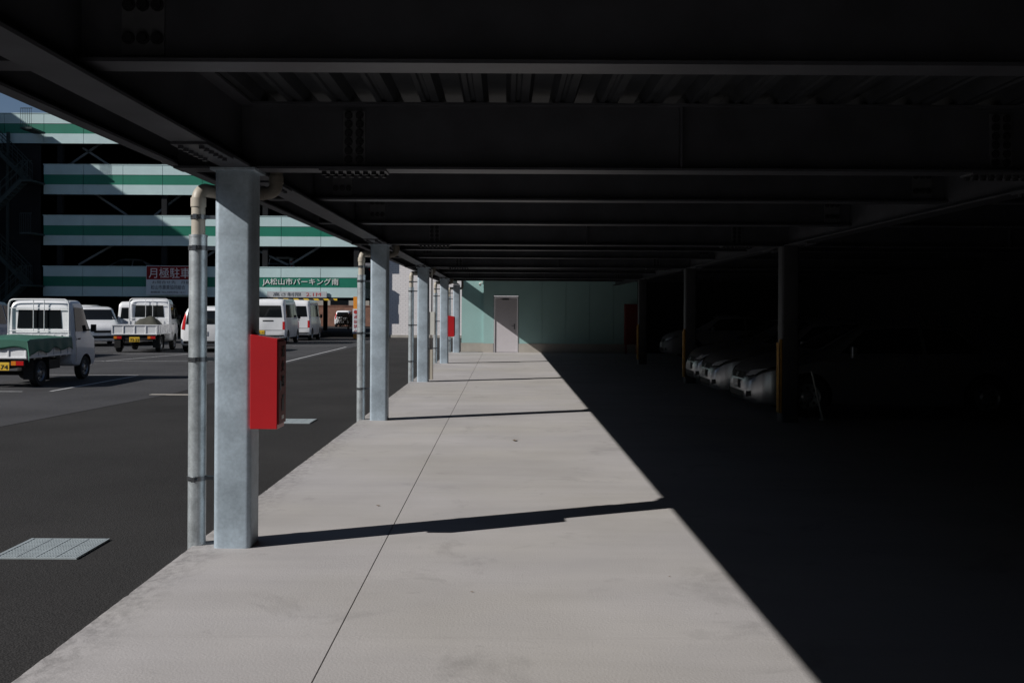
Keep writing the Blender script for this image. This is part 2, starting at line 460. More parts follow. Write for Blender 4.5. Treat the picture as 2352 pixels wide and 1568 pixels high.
def make_hatch(paint, tall=0.0):
    root = empty('hatchback_car', (0, 0, 0)); t = tall
    K = [(-1.95,.70,.36,.9,.55,1.15+t),(-1.92,.78,.30,.98,.60,1.3+t),(-1.82,.82,.25,1.0,.63,1.44+t),(-1.6,.84,.22,1.0,.64,1.54+t),
         (-.3,.85,.22,.98,.64,1.58+t),(.3,.85,.22,.96,.64,1.54+t),(.95,.85,.22,.95,.70,1.08+t*.6),(1.5,.84,.22,.84,.68,.95+t*.4),(1.8,.80,.22,.74,.62,.84+t*.3),
         (1.92,.70,.24,.62,.54,.72+t*.2),(1.96,.58,.3,.5,.46,.6+t*.1)]
    me = loft(K); body = finish('body', me, paint, root, smooth=32, origin=(0, 0, 0))
    cut_arches(body, (-1.25, 1.25), .31, .85); b = body_bvh(body)
    patch(b, [(-.62,1.03),(.62,1.03),(.54,1.42+t),(-.54,1.42+t)], '-Y', mt_glass, 'rear_window', root)
    patch(b, [(-.66,1.06+t*.6),(.66,1.06+t*.6),(.56,1.46+t),(-.56,1.46+t)], '+Y', mt_glass, 'windscreen', root)
    side([(-1.6,1.04),(-.85,1.02),(-.85,1.44+t),(-1.45,1.42+t)], b, mt_glass, 'side_window', root)
    side([(-.78,1.02),(-.05,1.01),(-.05,1.46+t),(-.78,1.45+t)], b, mt_glass, 'side_window', root)
    side([(.02,1.01),(.78,1.02),(.36,1.42+t),(.02,1.45+t)], b, mt_glass, 'side_window', root)
    both([(.66,.82),(.77,.84),(.70,1.30+t),(.60,1.30+t)], b, '-Y', mt_lampred, 'tail_lamp', root)
    both([(.40,.62),(.72,.66),(.76,.80),(.44,.74)], b, '+Y', mt_lampclear, 'headlamp', root)
    patch(b, [(-.32,.58),(.32,.58),(.34,.68),(-.34,.68)], '+Y', mt_trim, 'grille', root)
    patch(b, [(-.45,.34),(.45,.34),(.45,.46),(-.45,.46)], '+Y', mt_trim, 'lower_grille', root)
    patch(b, [(-.7,.32),(.7,.32),(.7,.42),(-.7,.42)], '-Y', mt_trim, 'bumper_strip', root)
    side([(-.02,.34),(-.008,.34),(-.008,1.0),(-.02,1.0)], b, mt_trim, 'door_gap', root, n=4)
    for y in (-1.25, 1.25):
        for s in (-1, 1): wheel(root, s*.75, y, .31, .19)
    mirrors(root, .85, .72, 1.0, paint)
    plate(root, 0, -1.965, .62, mt_platewhite)
    return root

def make_sedan(paint):
    root = empty('parked_car', (0, 0, 0))
    K = [(-2.2,.66,.36,.78,.5,.92),(-2.15,.76,.28,.82,.60,1.0),(-1.95,.83,.22,.88,.66,1.06),(-1.5,.86,.2,.9,.66,1.10),(-.95,.87,.18,.92,.60,1.36),
         (-.4,.87,.18,.92,.58,1.45),(.1,.87,.18,.92,.58,1.46),(.4,.87,.18,.92,.60,1.40),(1.15,.87,.18,.86,.70,1.0),(1.6,.86,.18,.76,.67,.92),(1.9,.82,.18,.70,.62,.84),
         (2.02,.78,.185,.66,.585,.79),(2.10,.72,.19,.61,.545,.73),(2.16,.65,.21,.55,.49,.655),(2.20,.57,.24,.48,.43,.57),(2.22,.48,.28,.41,.37,.49)]
    me = loft(K, 70); body = finish('body', me, paint, root, smooth=50, origin=(0, 0, 0))
    cut_arches(body, (-1.35, 1.35), .32, .87); b = body_bvh(body)
    patch(b, [(-.68,1.02),(.68,1.02),(.54,1.40),(-.54,1.40)], '+Y', mt_glass, 'windscreen', root)
    patch(b, [(-.60,1.12),(.60,1.12),(.52,1.36),(-.52,1.36)], '-Y', mt_glass, 'rear_window', root)
    side([(-1.3,.98),(-.45,.97),(-.45,1.34),(-.95,1.31)], b, mt_glass, 'side_window', root)
    side([(-.38,.97),(.85,.97),(.42,1.32),(-.38,1.36)], b, mt_glass, 'side_window', root)
    both([(.42,.585),(.71,.62),(.80,.765),(.54,.71)], b, '+Y', mt_trim, 'headlamp_surround', root, n=10, off=.007)
    both([(.45,.60),(.69,.635),(.77,.745),(.55,.695)], b, '+Y', mt_lampclear, 'headlamp', root, n=10, off=.013)
    patch(b, [(-.34,.56),(.34,.56),(.37,.66),(-.37,.66)], '+Y', mt_trim, 'grille', root)
    patch(b, [(-.06,.58),(.06,.58),(.06,.64),(-.06,.64)], '+Y', mt_rim, 'badge', root, off=.018, n=3)
    patch(b, [(-.40,.26),(.40,.26),(.44,.37),(-.44,.37)], '+Y', mt_trim, 'lower_grille', root)
    both([(.54,.29),(.66,.31),(.66,.39),(.56,.38)], b, '+Y', mt_trim, 'fog_lamp_recess', root)
    patch(b, [(-.165,.40),(.165,.40),(.165,.54),(-.165,.54)], '+Y', mt_platewhite, 'number_plate', root, off=.02)
    both([(.50,.78),(.74,.78),(.74,.92),(.50,.92)], b, '-Y', mt_lampred, 'tail_lamp', root)
    for y in (-1.35, 1.35):
        for s in (-1, 1): wheel(root, s*.77, y, .32, .19)
    mirrors(root, .86, .68, .98, paint)
    return root

def make_truck(txt, cover):
    root = empty('kei_truck', (0, 0, 0))
    K = [(.42,.69,.42,1.0,.63,1.66),(.46,.72,.36,1.0,.65,1.74),(.56,.735,.33,1.02,.665,1.78),(1.0,.74,.30,1.02,.665,1.79),(1.14,.74,.30,1.0,.65,1.72),
         (1.6,.73,.30,.93,.63,1.06),(1.67,.71,.32,.8,.6,.94),(1.70,.66,.36,.65,.54,.82)]
    me = loft(K, 30); body = finish('cab', me, mt_carwhite, root, smooth=32, origin=(0, 0, 0))
    cut_arches(body, (1.12,), .27, .74); b = body_bvh(body)
    patch(b, [(-.5,1.17),(.5,1.17),(.47,1.58),(-.47,1.58)], '-Y', mt_glass, 'rear_window', root)
    patch(b, [(-.60,1.08),(.60,1.08),(.54,1.66),(-.54,1.66)], '+Y', mt_glass, 'windscreen', root)
    side([(.60,1.10),(1.46,1.10),(1.08,1.62),(.60,1.64)], b, mt_glass, 'side_window', root)
    side([(.575,.42),(.587,.42),(.587,1.68),(.575,1.68)], b, mt_trim, 'door_gap', root, n=5)
    side([(.64,.92),(.78,.92),(.78,.95),(.64,.95)], b, mt_trim, 'door_handle', root, n=2, off=.015)
    both([(.42,.62),(.66,.64),(.66,.80),(.42,.78)], b, '+Y', mt_lampclear, 'headlamp', root)
    mb = MB(); mb.box(-.70, .70, -1.66, .36, .62, .67)
    for y in [-1.5+i*.3 for i in range(7)]: mb.box(-.66, .66, y-.03, y+.03, .56, .62)
    mb.obj('cargo_bed', mt_carwhite, root, bevel=.006)
    for s in (-1, 1):
        mb = MB(); mb.box(s*.71-.015, s*.71+.015, -1.64, .36, .60, .93)
        mb.box(s*.732-.012, s*.732+.012, -1.64, .36, .895, .935); mb.box(s*.732-.012, s*.732+.012, -1.64, .36, .60, .635)
        for i in range(6):
            y = -1.5+i*.34; mb.box(s*.73-.01, s*.73+.01, y-.02, y+.02, .635, .895)
        mb.obj('side_gate', mt_carwhite, root, bevel=.006)
    mb = MB(); mb.box(-.73, .73, -1.695, -1.662, .60, .93); mb.box(-.735, .735, -1.715, -1.695, .895, .935); mb.box(-.735, .735, -1.715, -1.695, .60, .635)
    for x in (-.71, -.36, 0, .36, .71): mb.box(x-.02, x+.02, -1.71, -1.695, .635, .895)
    mb.obj('tail_gate', mt_carwhite, root, bevel=.006)
    mb = MB()
    mb.box(-.70, .70, .365, .385, .67, 1.05)
    for i in range(9): mb.box(-.66+i*.165-.02, -.66+i*.165+.02, .35, .365, .69, 1.03)
    for s in (-1, 1): mb.tube([(s*.67, .375, .9), (s*.67, .375, 1.70), (s*.64, .375, 1.78), (s*.58, .375, 1.81), (s*.2, .375, 1.815), (0, .375, 1.815)], .018, 10)
    mb.cyl((-.67, .375, 1.12), (.67, .375, 1.12), .014, 10); mb.cyl((-.67, .375, 1.62), (.67, .375, 1.62), .010, 10)
    for x in (-.12, .12): mb.cyl((x, .375, 1.1), (x, .375, 1.81), .010, 8)
    mb.obj('guard_frame', mt_carwhite, root, smooth=40)
    mb = MB()
    for s in (-1, 1): mb.box(s*.34-.035, s*.34+.035, -1.6, 1.5, .40, .53)
    for y in (-1.55, -.9, -.2, .4): mb.box(-.34, .34, y-.04, y+.04, .42, .5)
    mb.cyl((-.6, -1.05, .27), (.6, -1.05, .27), .045, 10); mb.box(.40, .62, -.55, .05, .32, .52); mb.box(-.62, -.40, -.4, .2, .30, .54)
    for s in (-1, 1): mb.box(s*.66-.09, s*.66+.09, -.74, -.73, .12, .6); mb.box(s*.62-.1, s*.62+.1, -1.4, -1.39, .16, .6)
    mb.obj('chassis', mt_trim, root)
    mb = MB(); mb.box(-.66, .66, -1.66, -1.6, .42, .57); mb.obj('rear_bumper', mt_trim, root, bevel=.01)
    for s in (-1, 1):
        mb = MB(); mb.box(s*.54-.13, s*.54+.13, -1.69, -1.66, .455, .56, 0); mb.box(s*.54-.125, s*.54-.03, -1.698, -1.69, .465, .55, 1); mb.box(s*.54-.025, s*.54+.125, -1.698, -1.69, .465, .55, 2)
        mb.obj('tail_lamp', [mt_trim, mt_lampamber, mt_lampred], root)
    for y in (-1.05, 1.12):
        for s in (-1, 1): wheel(root, s*.65, y, .27, .15)
    mirrors(root, .74, 1.32, 1.15, mt_trim)
    plate(root, 0 if cover != 'tarp' else .22, -1.70, .36, mt_plateyellow, txt)
    if cover == 'tarp':
        nx, ny = 60, 60; vs = []; fs = []
        for j in range(ny+1):
            for i in range(nx+1):
                u = -1+2*i/nx; v = j/ny
                a = min(1, abs(u)/.74); e = max(0, abs(u)-.74)/.26
                x = math.copysign(.765*a+e*.03+.010*math.sin(v*31)*e, u); y = -1.78+v*2.10
                z = .985+.07*(1-a**2.2)*(.4+.6*math.sin(v*PI))+.006*math.sin(v*14+u*5)*(1-a)
                z -= e*.25*(1+.16*math.sin(v*19)+.1*math.sin(v*7))
                if v < .08: z -= (.08-v)/.08*.20*(1+.15*math.sin(u*9)); y = -1.745+(.08-v)*.1
                vs.append((x, y, z))
        for j in range(ny):
            for i in range(nx):
                a = j*(nx+1)+i; fs.append((a, a+1, a+nx+2, a+nx+1))
        mb = MB(); mb.add(vs, fs); o = mb.obj('tarpaulin', mt_tarp, root, smooth=60)
        md = o.modifiers.new('t', 'SOLIDIFY'); md.thickness = .006
    else:
        nx, ny = 30, 20; vs = []; fs = []
        for j in range(ny+1):
            for i in range(nx+1):
                u = -1+2*i/nx; v = -1+2*j/ny
                h = max(0, (1-abs(u)**3))*max(0, (1-abs(v)**3))
                z = .68+h*(.46+.05*math.sin(u*2.6+.8)+.02*math.sin(u*8+v*3)+.015*math.sin(v*13-u*5))
                vs.append((.05+u*.58, -.05+v*.35, z))
        for j in range(ny):
            for i in range(nx):
                a = j*(nx+1)+i; fs.append((a, a+1, a+nx+2, a+nx+1))
        mb = MB(); mb.add(vs, fs); mb.obj('cargo_cover', mt_sack, root, smooth=60)
    return root

def place(root, x, y, z=0, rot=0, s=1):
    root.location = (x, y, z); root.rotation_euler = (0, 0, math.radians(rot)); root.scale = (s, s, s)
def copy_thing(root):
    def rec(o, p):
        c = o.copy(); COL.objects.link(c)
        if p is not None: c.parent = p
        for ch in list(o.children): rec(ch, c)
        return c
    return rec(root, None)

GZ = -.034
LZ = -.030
# ------------------------------------------------------------------ camera
cam = bpy.data.cameras.new('camera'); co = bpy.data.objects.new('camera', cam); COL.objects.link(co)
cam.sensor_width = 36; cam.lens = 35; cam.clip_end = 2000; cam.clip_start = .05
cam.shift_x = 16/2352; cam.shift_y = -72/2352
co.matrix_world = Matrix.Translation((0, 0, 1.6)) @ Matrix.Rotation(math.radians(90), 4, 'X') @ Matrix.Rotation(math.radians(.3), 4, 'Z')
scene.camera = co

# ------------------------------------------------------------------ light
d = Vector((3.58, 1.67, -2.524)).normalized()
el = math.asin(-d.z); az = math.atan2(-d.x, -d.y)
sl = bpy.data.lights.new('sun', 'SUN'); sl.energy = 5; sl.angle = math.radians(.45); sl.color = (1, .965, .92)
so = bpy.data.objects.new('sun', sl); COL.objects.link(so); so.rotation_euler = d.to_track_quat('-Z', 'Y').to_euler(); so.location = (-30, -15, 30)
w = bpy.data.worlds.new('World'); scene.world = w; w.use_nodes = True
nt = w.node_tree; sky = nt.nodes.new('ShaderNodeTexSky'); sky.sky_type = 'NISHITA'; sky.sun_disc = False
sky.sun_elevation = el; sky.sun_rotation = az % (2*PI); sky.air_density = .7; sky.dust_density = .3
nt.links.new(sky.outputs[0], nt.nodes['Background'].inputs[0]); nt.nodes['Background'].inputs[1].default_value = .05
scene.view_settings.view_transform = 'Standard'; scene.view_settings.look = 'None'
scene.view_settings.exposure = 0

# ------------------------------------------------------------------ ground
def sheet(name, x0, x1, y0, y1, z, mat, kind='structure', label=None):
    mb = MB(); mb.add([(x0,y0,z),(x1,y0,z),(x1,y1,z),(x0,y1,z)], [(0,1,2,3)])
    o = mb.obj(name, mat); tag(o, label or name.replace('_', ' ')+' of the car park', name.split('_')[-1], kind=kind); return o
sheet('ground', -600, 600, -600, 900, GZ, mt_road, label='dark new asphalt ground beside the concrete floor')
mb = MB(); mb.add([(-60,4,LZ),(-7.1,4,LZ),(-6.9,13.6,LZ),(-6.35,19,LZ),(-6.5,30,LZ),(-6.55,56,LZ),(-60,56,LZ)], [tuple(range(7))])
tag(mb.obj('parking_lot_surface', mt_lot), 'worn grey asphalt of the open parking lot', 'asphalt', kind='structure')
def line(x0, y0, x1, y1, w=.12):
    a = Vector((x0, y0)); b = Vector((x1, y1)); n = (b-a).normalized(); n = Vector((-n.y, n.x))*w/2
    z = LZ+.004
    mb = MB(); mb.add([(a.x-n.x,a.y-n.y,z),(b.x-n.x,b.y-n.y,z),(b.x+n.x,b.y+n.y,z),(a.x+n.x,a.y+n.y,z)], [(0,1,2,3)])
    tag(mb.obj('parking_line', mt_line), 'white painted line on the asphalt', 'road marking', 'painted parking lines', 'structure')
for a in [(-16,19.3,-9.35,19.3),(-8.85,19.4,-8.85,23.9),(-6.75,29.5,-6.85,43),(-12.3,30.4,-11.2,36.2),(-16,30.4,-9,30.7),(-14,35.6,-9,35.6),(-9.3,43.5,-6.85,43.5),(-12.2,24.2,-8.9,24.2)]:
    line(*a, w=.075)

# concrete floor slab, cast in bays with joints
mb = MB()
ybs = [-16, -10.53, -6.68, -2.83, 1.02, 4.87, 8.72, 12.57, 16.42, 20.27, 24.12, 27.97, 31.82, 38.0]
xbs = [(-2.1, -.824), (-.817, 4.0), (4.004, 10.5)]
for xi, (x0, x1) in enumerate(xbs):
    for a, b in zip(ybs, ybs[1:]):
        if xi == 0:
            n = 90; L = [(x0+random.uniform(-.0015, .0015)+(.008 if random.random() < .03 else 0), a+.0015+(b-a-.003)*i/n) for i in range(n+1)]
            prof = [(x1, a+.0015), (x1, b-.0015)]+L[::-1]
            mb.prism(prof, 'z', -.12, 0)
        else: mb.box(x0, x1, a+.0015, b-.0015, -.12, 0)
tag(mb.obj('concrete_floor', mt_concrete, origin=(0, 0, 0)), 'pale trowelled concrete floor with long control joint', 'floor', kind='structure')
for (lx, ly, sz) in [(-1.03, 8.12, .020), (.13, 12.2, .050), (-.18, 5.65, .010), (1.0, 6.0, .007)]:
    mb = MB(); vs = []
    an = random.uniform(0, PI)
    for k in range(9):
        t = 2*PI*k/9; r = sz*(1 if k % 2 else .62); px, py = r*math.cos(t)*1.4, r*math.sin(t)*.7
        vs.append((lx+px*math.cos(an)-py*math.sin(an), ly+px*math.sin(an)+py*math.cos(an), .003+random.uniform(0, sz*.2)))
    vs.append((lx, ly, .002)); mb.add(vs, [(k, (k+1) % 9, 9) for k in range(9)])
    tag(mb.obj('dry_leaf', mt_litter), 'small curled dry leaf lying on the concrete', 'leaf', 'dry leaves on the floor')

# drain grates
def grate(x0, y0):
    root = empty('drain_grate', (x0+.26, y0+.26, GZ), 'galvanised steel grating set flush in the asphalt', 'drain grate', 'drain grates beside the concrete floor')
    z = GZ+.004
    mb = MB(); mb.box(x0, x0+.52, y0, y0+.52, z-.003, z); mb.obj('drain_pit', mt_pit, root)
    mb = MB()
    for i in range(27): mb.box(x0+.004+i*.0192, x0+.016+i*.0192, y0, y0+.52, z+.001, z+.007)
    for i in range(14): mb.box(x0, x0+.52, y0+.006+i*.0385, y0+.014+i*.0385, z+.002, z+.0085)
    for i in range(5): mb.box(x0+i*.127, x0+.012+i*.127, y0-.003, y0+.523, z+.003, z+.010)
    mb.box(x0-.015, x0, y0-.015, y0+.535, z-.002, z+.009); mb.box(x0+.52, x0+.535, y0-.015, y0+.535, z-.002, z+.009)
    mb.box(x0, x0+.52, y0-.015, y0-.003, z-.002, z+.008); mb.box(x0, x0+.52, y0+.523, y0+.535, z-.002, z+.008)
    mb.obj('grating', mt_grate, root)
grate(-3.31, 6.48); grate(-3.31, 14.2)
mb = MB(); mb.box(-6.7, -5.95, 18.75, 18.93, GZ, GZ+.008)
tag(mb.obj('drain_cover', mt_plinth), 'small concrete drain cover in the asphalt', 'drain cover')

# ------------------------------------------------------------------ covered parking structure
CP = empty('covered_parking_building', (0, 10, 0), 'long steel framed covered parking with open side and mint end wall', 'building')
colY = [-8.625, -.925, 6.775, 14.475, 22.175, 29.875, 37.35]
ZB = 2.54; ZT = 2.99
def rsq(cx, cy, h, r, n=5):
    p = []
    for q, (sx, sy) in enumerate(((1,1),(-1,1),(-1,-1),(1,-1))):
        for i in range(n+1):
            t = PI/2*q+PI/2*i/n; p.append((cx+sx*(h-r)+r*math.cos(t), cy+sy*(h-r)+r*math.sin(t)))
    return p
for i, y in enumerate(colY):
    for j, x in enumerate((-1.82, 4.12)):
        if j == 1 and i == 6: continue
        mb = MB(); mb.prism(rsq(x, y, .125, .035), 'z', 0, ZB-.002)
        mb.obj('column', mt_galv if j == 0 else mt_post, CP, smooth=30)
def iprof(c, zb, H, W, tf=.016, tw=.012):
    return [(c-W/2,zb),(c+W/2,zb),(c+W/2,zb+tf),(c+tw/2,zb+tf),(c+tw/2,zb+H-tf),(c+W/2,zb+H-tf),(c+W/2,zb+H),(c-W/2,zb+H),(c-W/2,zb+H-tf),(c-tw/2,zb+H-tf),(c-tw/2,zb+tf),(c-W/2,zb+tf)]
def splice(parent, xc, yc, zb, H, rows, colsn, wid, bottom):
    mb = MB(); z0 = zb+.045; z1 = zb+H-.045
    mb.box(xc-wid/2, xc+wid/2, yc-.018, yc-.0065, z0, z1)
    for a in range(colsn):
        for b in range(rows):
            px = xc-wid/2+wid*(a+.5)/colsn; pz = z0+(z1-z0)*(b+.5)/rows
            mb.cyl((px, yc-.019, pz), (px, yc-.04, pz), .021, 6, 1); mb.cyl((px, yc-.018, pz), (px, yc-.024, pz), .028, 12, 1)
    if bottom:
        mb.box(xc-wid*1.5, xc+wid*1.5, yc-.095, yc+.095, zb-.012, zb-.001)
        for a in range(8):
            for s in (-1, 1):
                px = xc-wid*1.3+wid*2.6*a/7; mb.cyl((px, yc+s*.06, zb-.035), (px, yc+s*.06, zb-.012), .018, 6, 1)
    mb.obj('splice_plate', [mt_plate, mt_bolt], parent)
y = -8.625; k = 0; S = 7.7/3
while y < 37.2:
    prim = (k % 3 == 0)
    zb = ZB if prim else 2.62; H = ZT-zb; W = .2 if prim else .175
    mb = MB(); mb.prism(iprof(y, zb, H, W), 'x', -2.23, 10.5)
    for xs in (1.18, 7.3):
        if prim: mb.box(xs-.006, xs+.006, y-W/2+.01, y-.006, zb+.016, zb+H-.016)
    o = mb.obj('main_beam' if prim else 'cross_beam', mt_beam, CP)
    if 0 < y < 32:
        if prim:
            splice(o, -1.03, y, zb, H, 6, 2, .15, True); splice(o, 3.36, y, zb, H, 6, 2, .15, True)
        else:
            splice(o, -1.53, y, zb, H, 2, 3, .18, False); splice(o, 3.9, y, zb, H, 2, 3, .18, False)
    y += S; k += 1
for x in (-1.80, 4.12):
    mb = MB(); mb.prism(iprof(x, ZB+.004, ZT-ZB-.006, .2), 'y', -16, 37.2)
    for cy in colY[1:-1]:
        for sgn in (-1, 1):
            yy = cy+sgn*.85
            mb.box(x-.1-.004, x+.1+.004, yy-.28, yy+.28, ZB-.010, ZB+.002)
            for a in range(6):
                for s in (-1, 1): mb.cyl((x+s*.06, yy-.23+a*.092, ZB-.03), (x+s*.06, yy-.23+a*.092, ZB-.01), .018, 6)
    mb.obj('long_girder', mt_beam, CP)
for cy in colY[1:-1]:
    mb = MB(); mb.box(-1.97, -1.67, cy-.15, cy+.15, ZB-.016, ZB+.0015); mb.obj('cap_plate', mt_galv, CP)
mb = MB()
FX = -2.30
mb.box(FX, FX+.015, -16, 37.9, 2.575, 3.25); mb.box(FX+.015, FX+.08, -16, 37.9, 2.575, 2.59); mb.box(FX+.015, FX+.13, -16, 37.9, 3.10, 3.115)
mb.obj('edge_fascia', mt_beam, CP)
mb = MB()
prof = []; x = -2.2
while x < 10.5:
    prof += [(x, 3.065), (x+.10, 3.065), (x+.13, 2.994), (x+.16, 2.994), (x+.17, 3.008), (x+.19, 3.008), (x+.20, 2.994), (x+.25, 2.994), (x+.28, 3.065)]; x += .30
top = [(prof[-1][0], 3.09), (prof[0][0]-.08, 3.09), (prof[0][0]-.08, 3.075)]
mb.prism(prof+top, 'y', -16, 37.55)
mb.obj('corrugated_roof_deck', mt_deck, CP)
WY = 37.6
zz = 3.05
def panels(x0, x1, y, z0, z1, mb, wd=.9):
    x = x0
    while x < x1-.01:
        e = min(x+wd, x1); mb.box(x+.006, e-.006, y, y+.05, z0, z1); x = e
    mb.box(x0, x1, y+.03, y+.12, z0, z1)
mb = MB()
panels(-.80, -.42, WY, .34, zz, mb); panels(.50, 5.0, WY, .34, zz, mb)
panels(-1.66, -.80, WY+.5, .34, zz, mb, .86)
mb.box(-.42, .50, WY+.01, WY+.1, 2.14, zz)
mb.box(-.815, -.79, WY+.002, WY+.6, .34, zz)
mb.obj('end_wall', mt_mint, CP)
mb = MB(); mb.box(-.83, -.44, WY-.02, WY+.12, 0, .337); mb.box(.52, 5.0, WY-.02, WY+.12, 0, .337); mb.box(-1.68, -.83, WY+.48, WY+.62, -.03, .337)
mb.box(-.83, -.80, WY+.12, WY+.48, 0, .337)
mb.obj('wall_plinth', mt_plinth, CP)
mb = MB(); mb.box(-.38, .46, WY+.012, WY+.05, .012, 2.07)
dr = mb.obj('door', mt_door, CP, bevel=.004)
mb = MB(); mb.box(-.42, -.385, WY-.02, WY+.07, 0, 2.11); mb.box(.465, .50, WY-.02, WY+.07, 0, 2.11); mb.box(-.385, .465, WY-.02, WY+.07, 2.075, 2.11)
mb.obj('door_frame', mt_doorframe, dr)
mb = MB(); mb.cyl((.36, WY+.012, 1.0), (.36, WY-.04, 1.0), .012, 10); mb.cyl((.37, WY-.04, 1.0), (.25, WY-.04, 1.0), .011, 10); mb.box(.335, .385, WY+.004, WY+.012, .88, 1.08)
mb.obj('door_handle', mt_clamp, dr)
mb = MB(); mb.box(-.1, .15, WY-.03, WY+.012, 1.98, 2.03); mb.cyl((.12, WY-.02, 2.0), (-.2, WY-.14, 2.02), .01, 8); mb.obj('door_closer', mt_clamp, dr)
mb = MB(); mb.box(-.9, -.86, WY+.38, WY+.5, 2.62, 2.72); mb.cyl((-.95, WY+.42, 2.6), (-.95, WY+.3, 2.56), .05, 12); mb.obj('wall_lamp', mt_junction, CP)
mb = MB(); mb.box(10.5, 10.62, -16, WY+.2, -.1, 3.2); mb.box(-2.0, 10.5, -16.2, -16, -.1, 3.2); mb.box(5.0, 10.5, WY-.01, WY+.15, 0, 3.05)  # end wall's dark stretch is painted shade; unseen rear wall added against back light
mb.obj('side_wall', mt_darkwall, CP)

def bez(a, c, b, n=7):
    a, c, b = Vector(a), Vector(c), Vector(b); return [a*(1-t)**2+c*2*t*(1-t)+b*t*t for t in [i/n for i in range(n+1)]]
for cy in colY[1:]:
    x = -2.09; y = cy
    mb = MB()
    mb.tube([(x, y, 1.95), (x, y, 2.30)]+bez((x, y, 2.33), (x, y, 2.40), (x+.03, y+.06, 2.41), 6)+bez((x+.04, y+.09, 2.41), (x+.07, y+.20, 2.41), (x+.20, y+.21, 2.41)), .046, 16)
    mb.cyl((x, y, 2.29), (x, y, 2.35), .052, 18)
    p = mb.obj('drain_pipe', mt_pvc, CP, smooth=40)
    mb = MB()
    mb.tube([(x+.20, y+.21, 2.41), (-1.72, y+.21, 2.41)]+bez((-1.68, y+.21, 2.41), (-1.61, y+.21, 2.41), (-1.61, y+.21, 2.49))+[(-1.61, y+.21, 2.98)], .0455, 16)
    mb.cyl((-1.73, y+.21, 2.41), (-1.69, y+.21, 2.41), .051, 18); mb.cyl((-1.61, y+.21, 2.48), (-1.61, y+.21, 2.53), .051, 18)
    mb.obj('pipe_elbow', mt_pvcshade, p, smooth=40)
    mb = MB(); mb.cyl((x, y, GZ), (x, y, 2.09), .060, 28); mb.cyl((x, y, 2.085), (x, y, 2.10), .062, 28); mb.cyl((x, y, 1.12), (x, y, 1.125), .0615, 28)
    mb.obj('pipe_sleeve', mt_galvpipe, p, smooth=40)
    for z in (2.22, 2.01, 1.255, .45):
        r = .062 if z < 2.1 else .048
        mb = MB(); mb.cyl((x, y, z-.015), (x, y, z+.015), r+.004, 24); mb.box(x+r-.005, -1.946, y-.012, y+.012, z-.012, z+.012)
        mb.box(x-.012, x+.012, y-r-.035, y-r, z-.016, z+.016); mb.cyl((x-.03, y-r-.022, z), (x+.03, y-r-.022, z), .007, 6)
        mb.obj('pipe_clamp', mt_clamp, p, smooth=40)

for cy in colY[2:6]:
    mb = MB(); mb.box(3.963, 3.993, cy-.140, cy-.085, .14, 1.2); mb.box(3.963, 3.985, cy-.135, cy+.05, .14, 1.15)
    tag(mb.obj('corner_guard', mt_yellow), 'yellow protective corner guard strapped to dark steel column', 'corner guard', 'column corner guards')
for (xa, ya, xb, zt, yb) in [(4.70, 14.7, 4.56, .72, 14.8), (8.36, 18.4, 8.22, .95, 18.5)]:
    mb = MB(); mb.cyl((xa, ya, 0), (xb, yb, zt), .014, 10); mb.cyl((xa, ya, 0), (xa, ya, .02), .05, 14)
    tag(mb.obj('marker_pole', mt_junction, smooth=40), 'thin pale pole leaning slightly between parked cars', 'pole', 'thin poles between parking bays')

# ------------------------------------------------------------------ fire extinguisher boxes
def fire_box(x0, y0, z0):
    root = empty('fire_extinguisher_box', (x0+.09, y0+.11, z0), 'red steel fire extinguisher box mounted on column', 'fire extinguisher box', 'fire extinguisher boxes')
    mb = MB(); mb.prism([(x0, z0), (x0+.18, z0), (x0+.18, z0+.60), (x0, z0+.63)], 'y', y0, y0+.215)
    mb.obj('cabinet', mt_red, root, bevel=.004)
    mb = MB(); mb.box(x0+.18, x0+.192, y0+.006, y0+.21, z0+.03, z0+.585)
    mb.obj('box_door', mt_redshade, root, bevel=.003)
    xf = x0+.195
    for i, ch in enumerate('消火器'):
        text('lettering', ch, (xf, y0+.105, z0+.515-i*.10), .075, .075, mt_black, root, '+X', .003)
    mb = MB(); mb.box(x0+.192, x0+.195, y0+.08, y0+.14, z0+.06, z0+.085); mb.obj('instruction_label', mt_white, root)
    mb = MB(); mb.box(x0+.193, x0+.195, y0+.075, y0+.135, z0+.115, z0+.20); mb.box(x0+.193, x0+.195, y0+.095, y0+.16, z0+.205, z0+.222)
    mb.obj('extinguisher_symbol', mt_black, root)
    mb = MB(); mb.box(x0+.19, x0+.20, y0+.02, y0+.03, z0+.26, z0+.32); mb.obj('latch', mt_clamp, root)
    return root
fire_box(-1.692, 6.62, .80)
fire_box(-1.692, 29.72, .80)
mb = MB(); mb.box(4.45, 4.95, 36.9, 37.2, .35, 1.85); mb.box(4.47, 4.93, 36.885, 36.9, .40, 1.82); mb.cyl((4.88, 36.87, 1.1), (4.88, 36.87, 1.2), .012, 8)
for xx in (4.5, 4.9): mb.box(xx-.03, xx+.03, 36.95, 37.15, 0, .35)
tag(mb.obj('fire_hose_cabinet', mt_redshade, bevel=.006), 'tall red fire hose cabinet standing in front of the end wall', 'fire hose cabinet')
mb = MB(); mb.box(-1.692, -1.56, 22.08, 22.26, 1.04, 1.55); mb.box(-1.56, -1.553, 22.10, 22.24, 1.07, 1.52); mb.cyl((-1.63, 22.17, 1.55), (-1.63, 22.17, 2.5), .016, 8)
tag(mb.obj('junction_box', mt_junction, bevel=.004), 'pale grey electrical box with conduit on steel column', 'electrical box')
mb = MB(); mb.box(-1.692, -1.60, 22.08, 22.26, .05, .72); mb.cyl((-1.645, 22.17, .72), (-1.645, 22.17, 1.04), .014, 8)
tag(mb.obj('cable_cover', mt_pvc, bevel=.004), 'beige cable cover at the foot of steel column', 'cable cover')

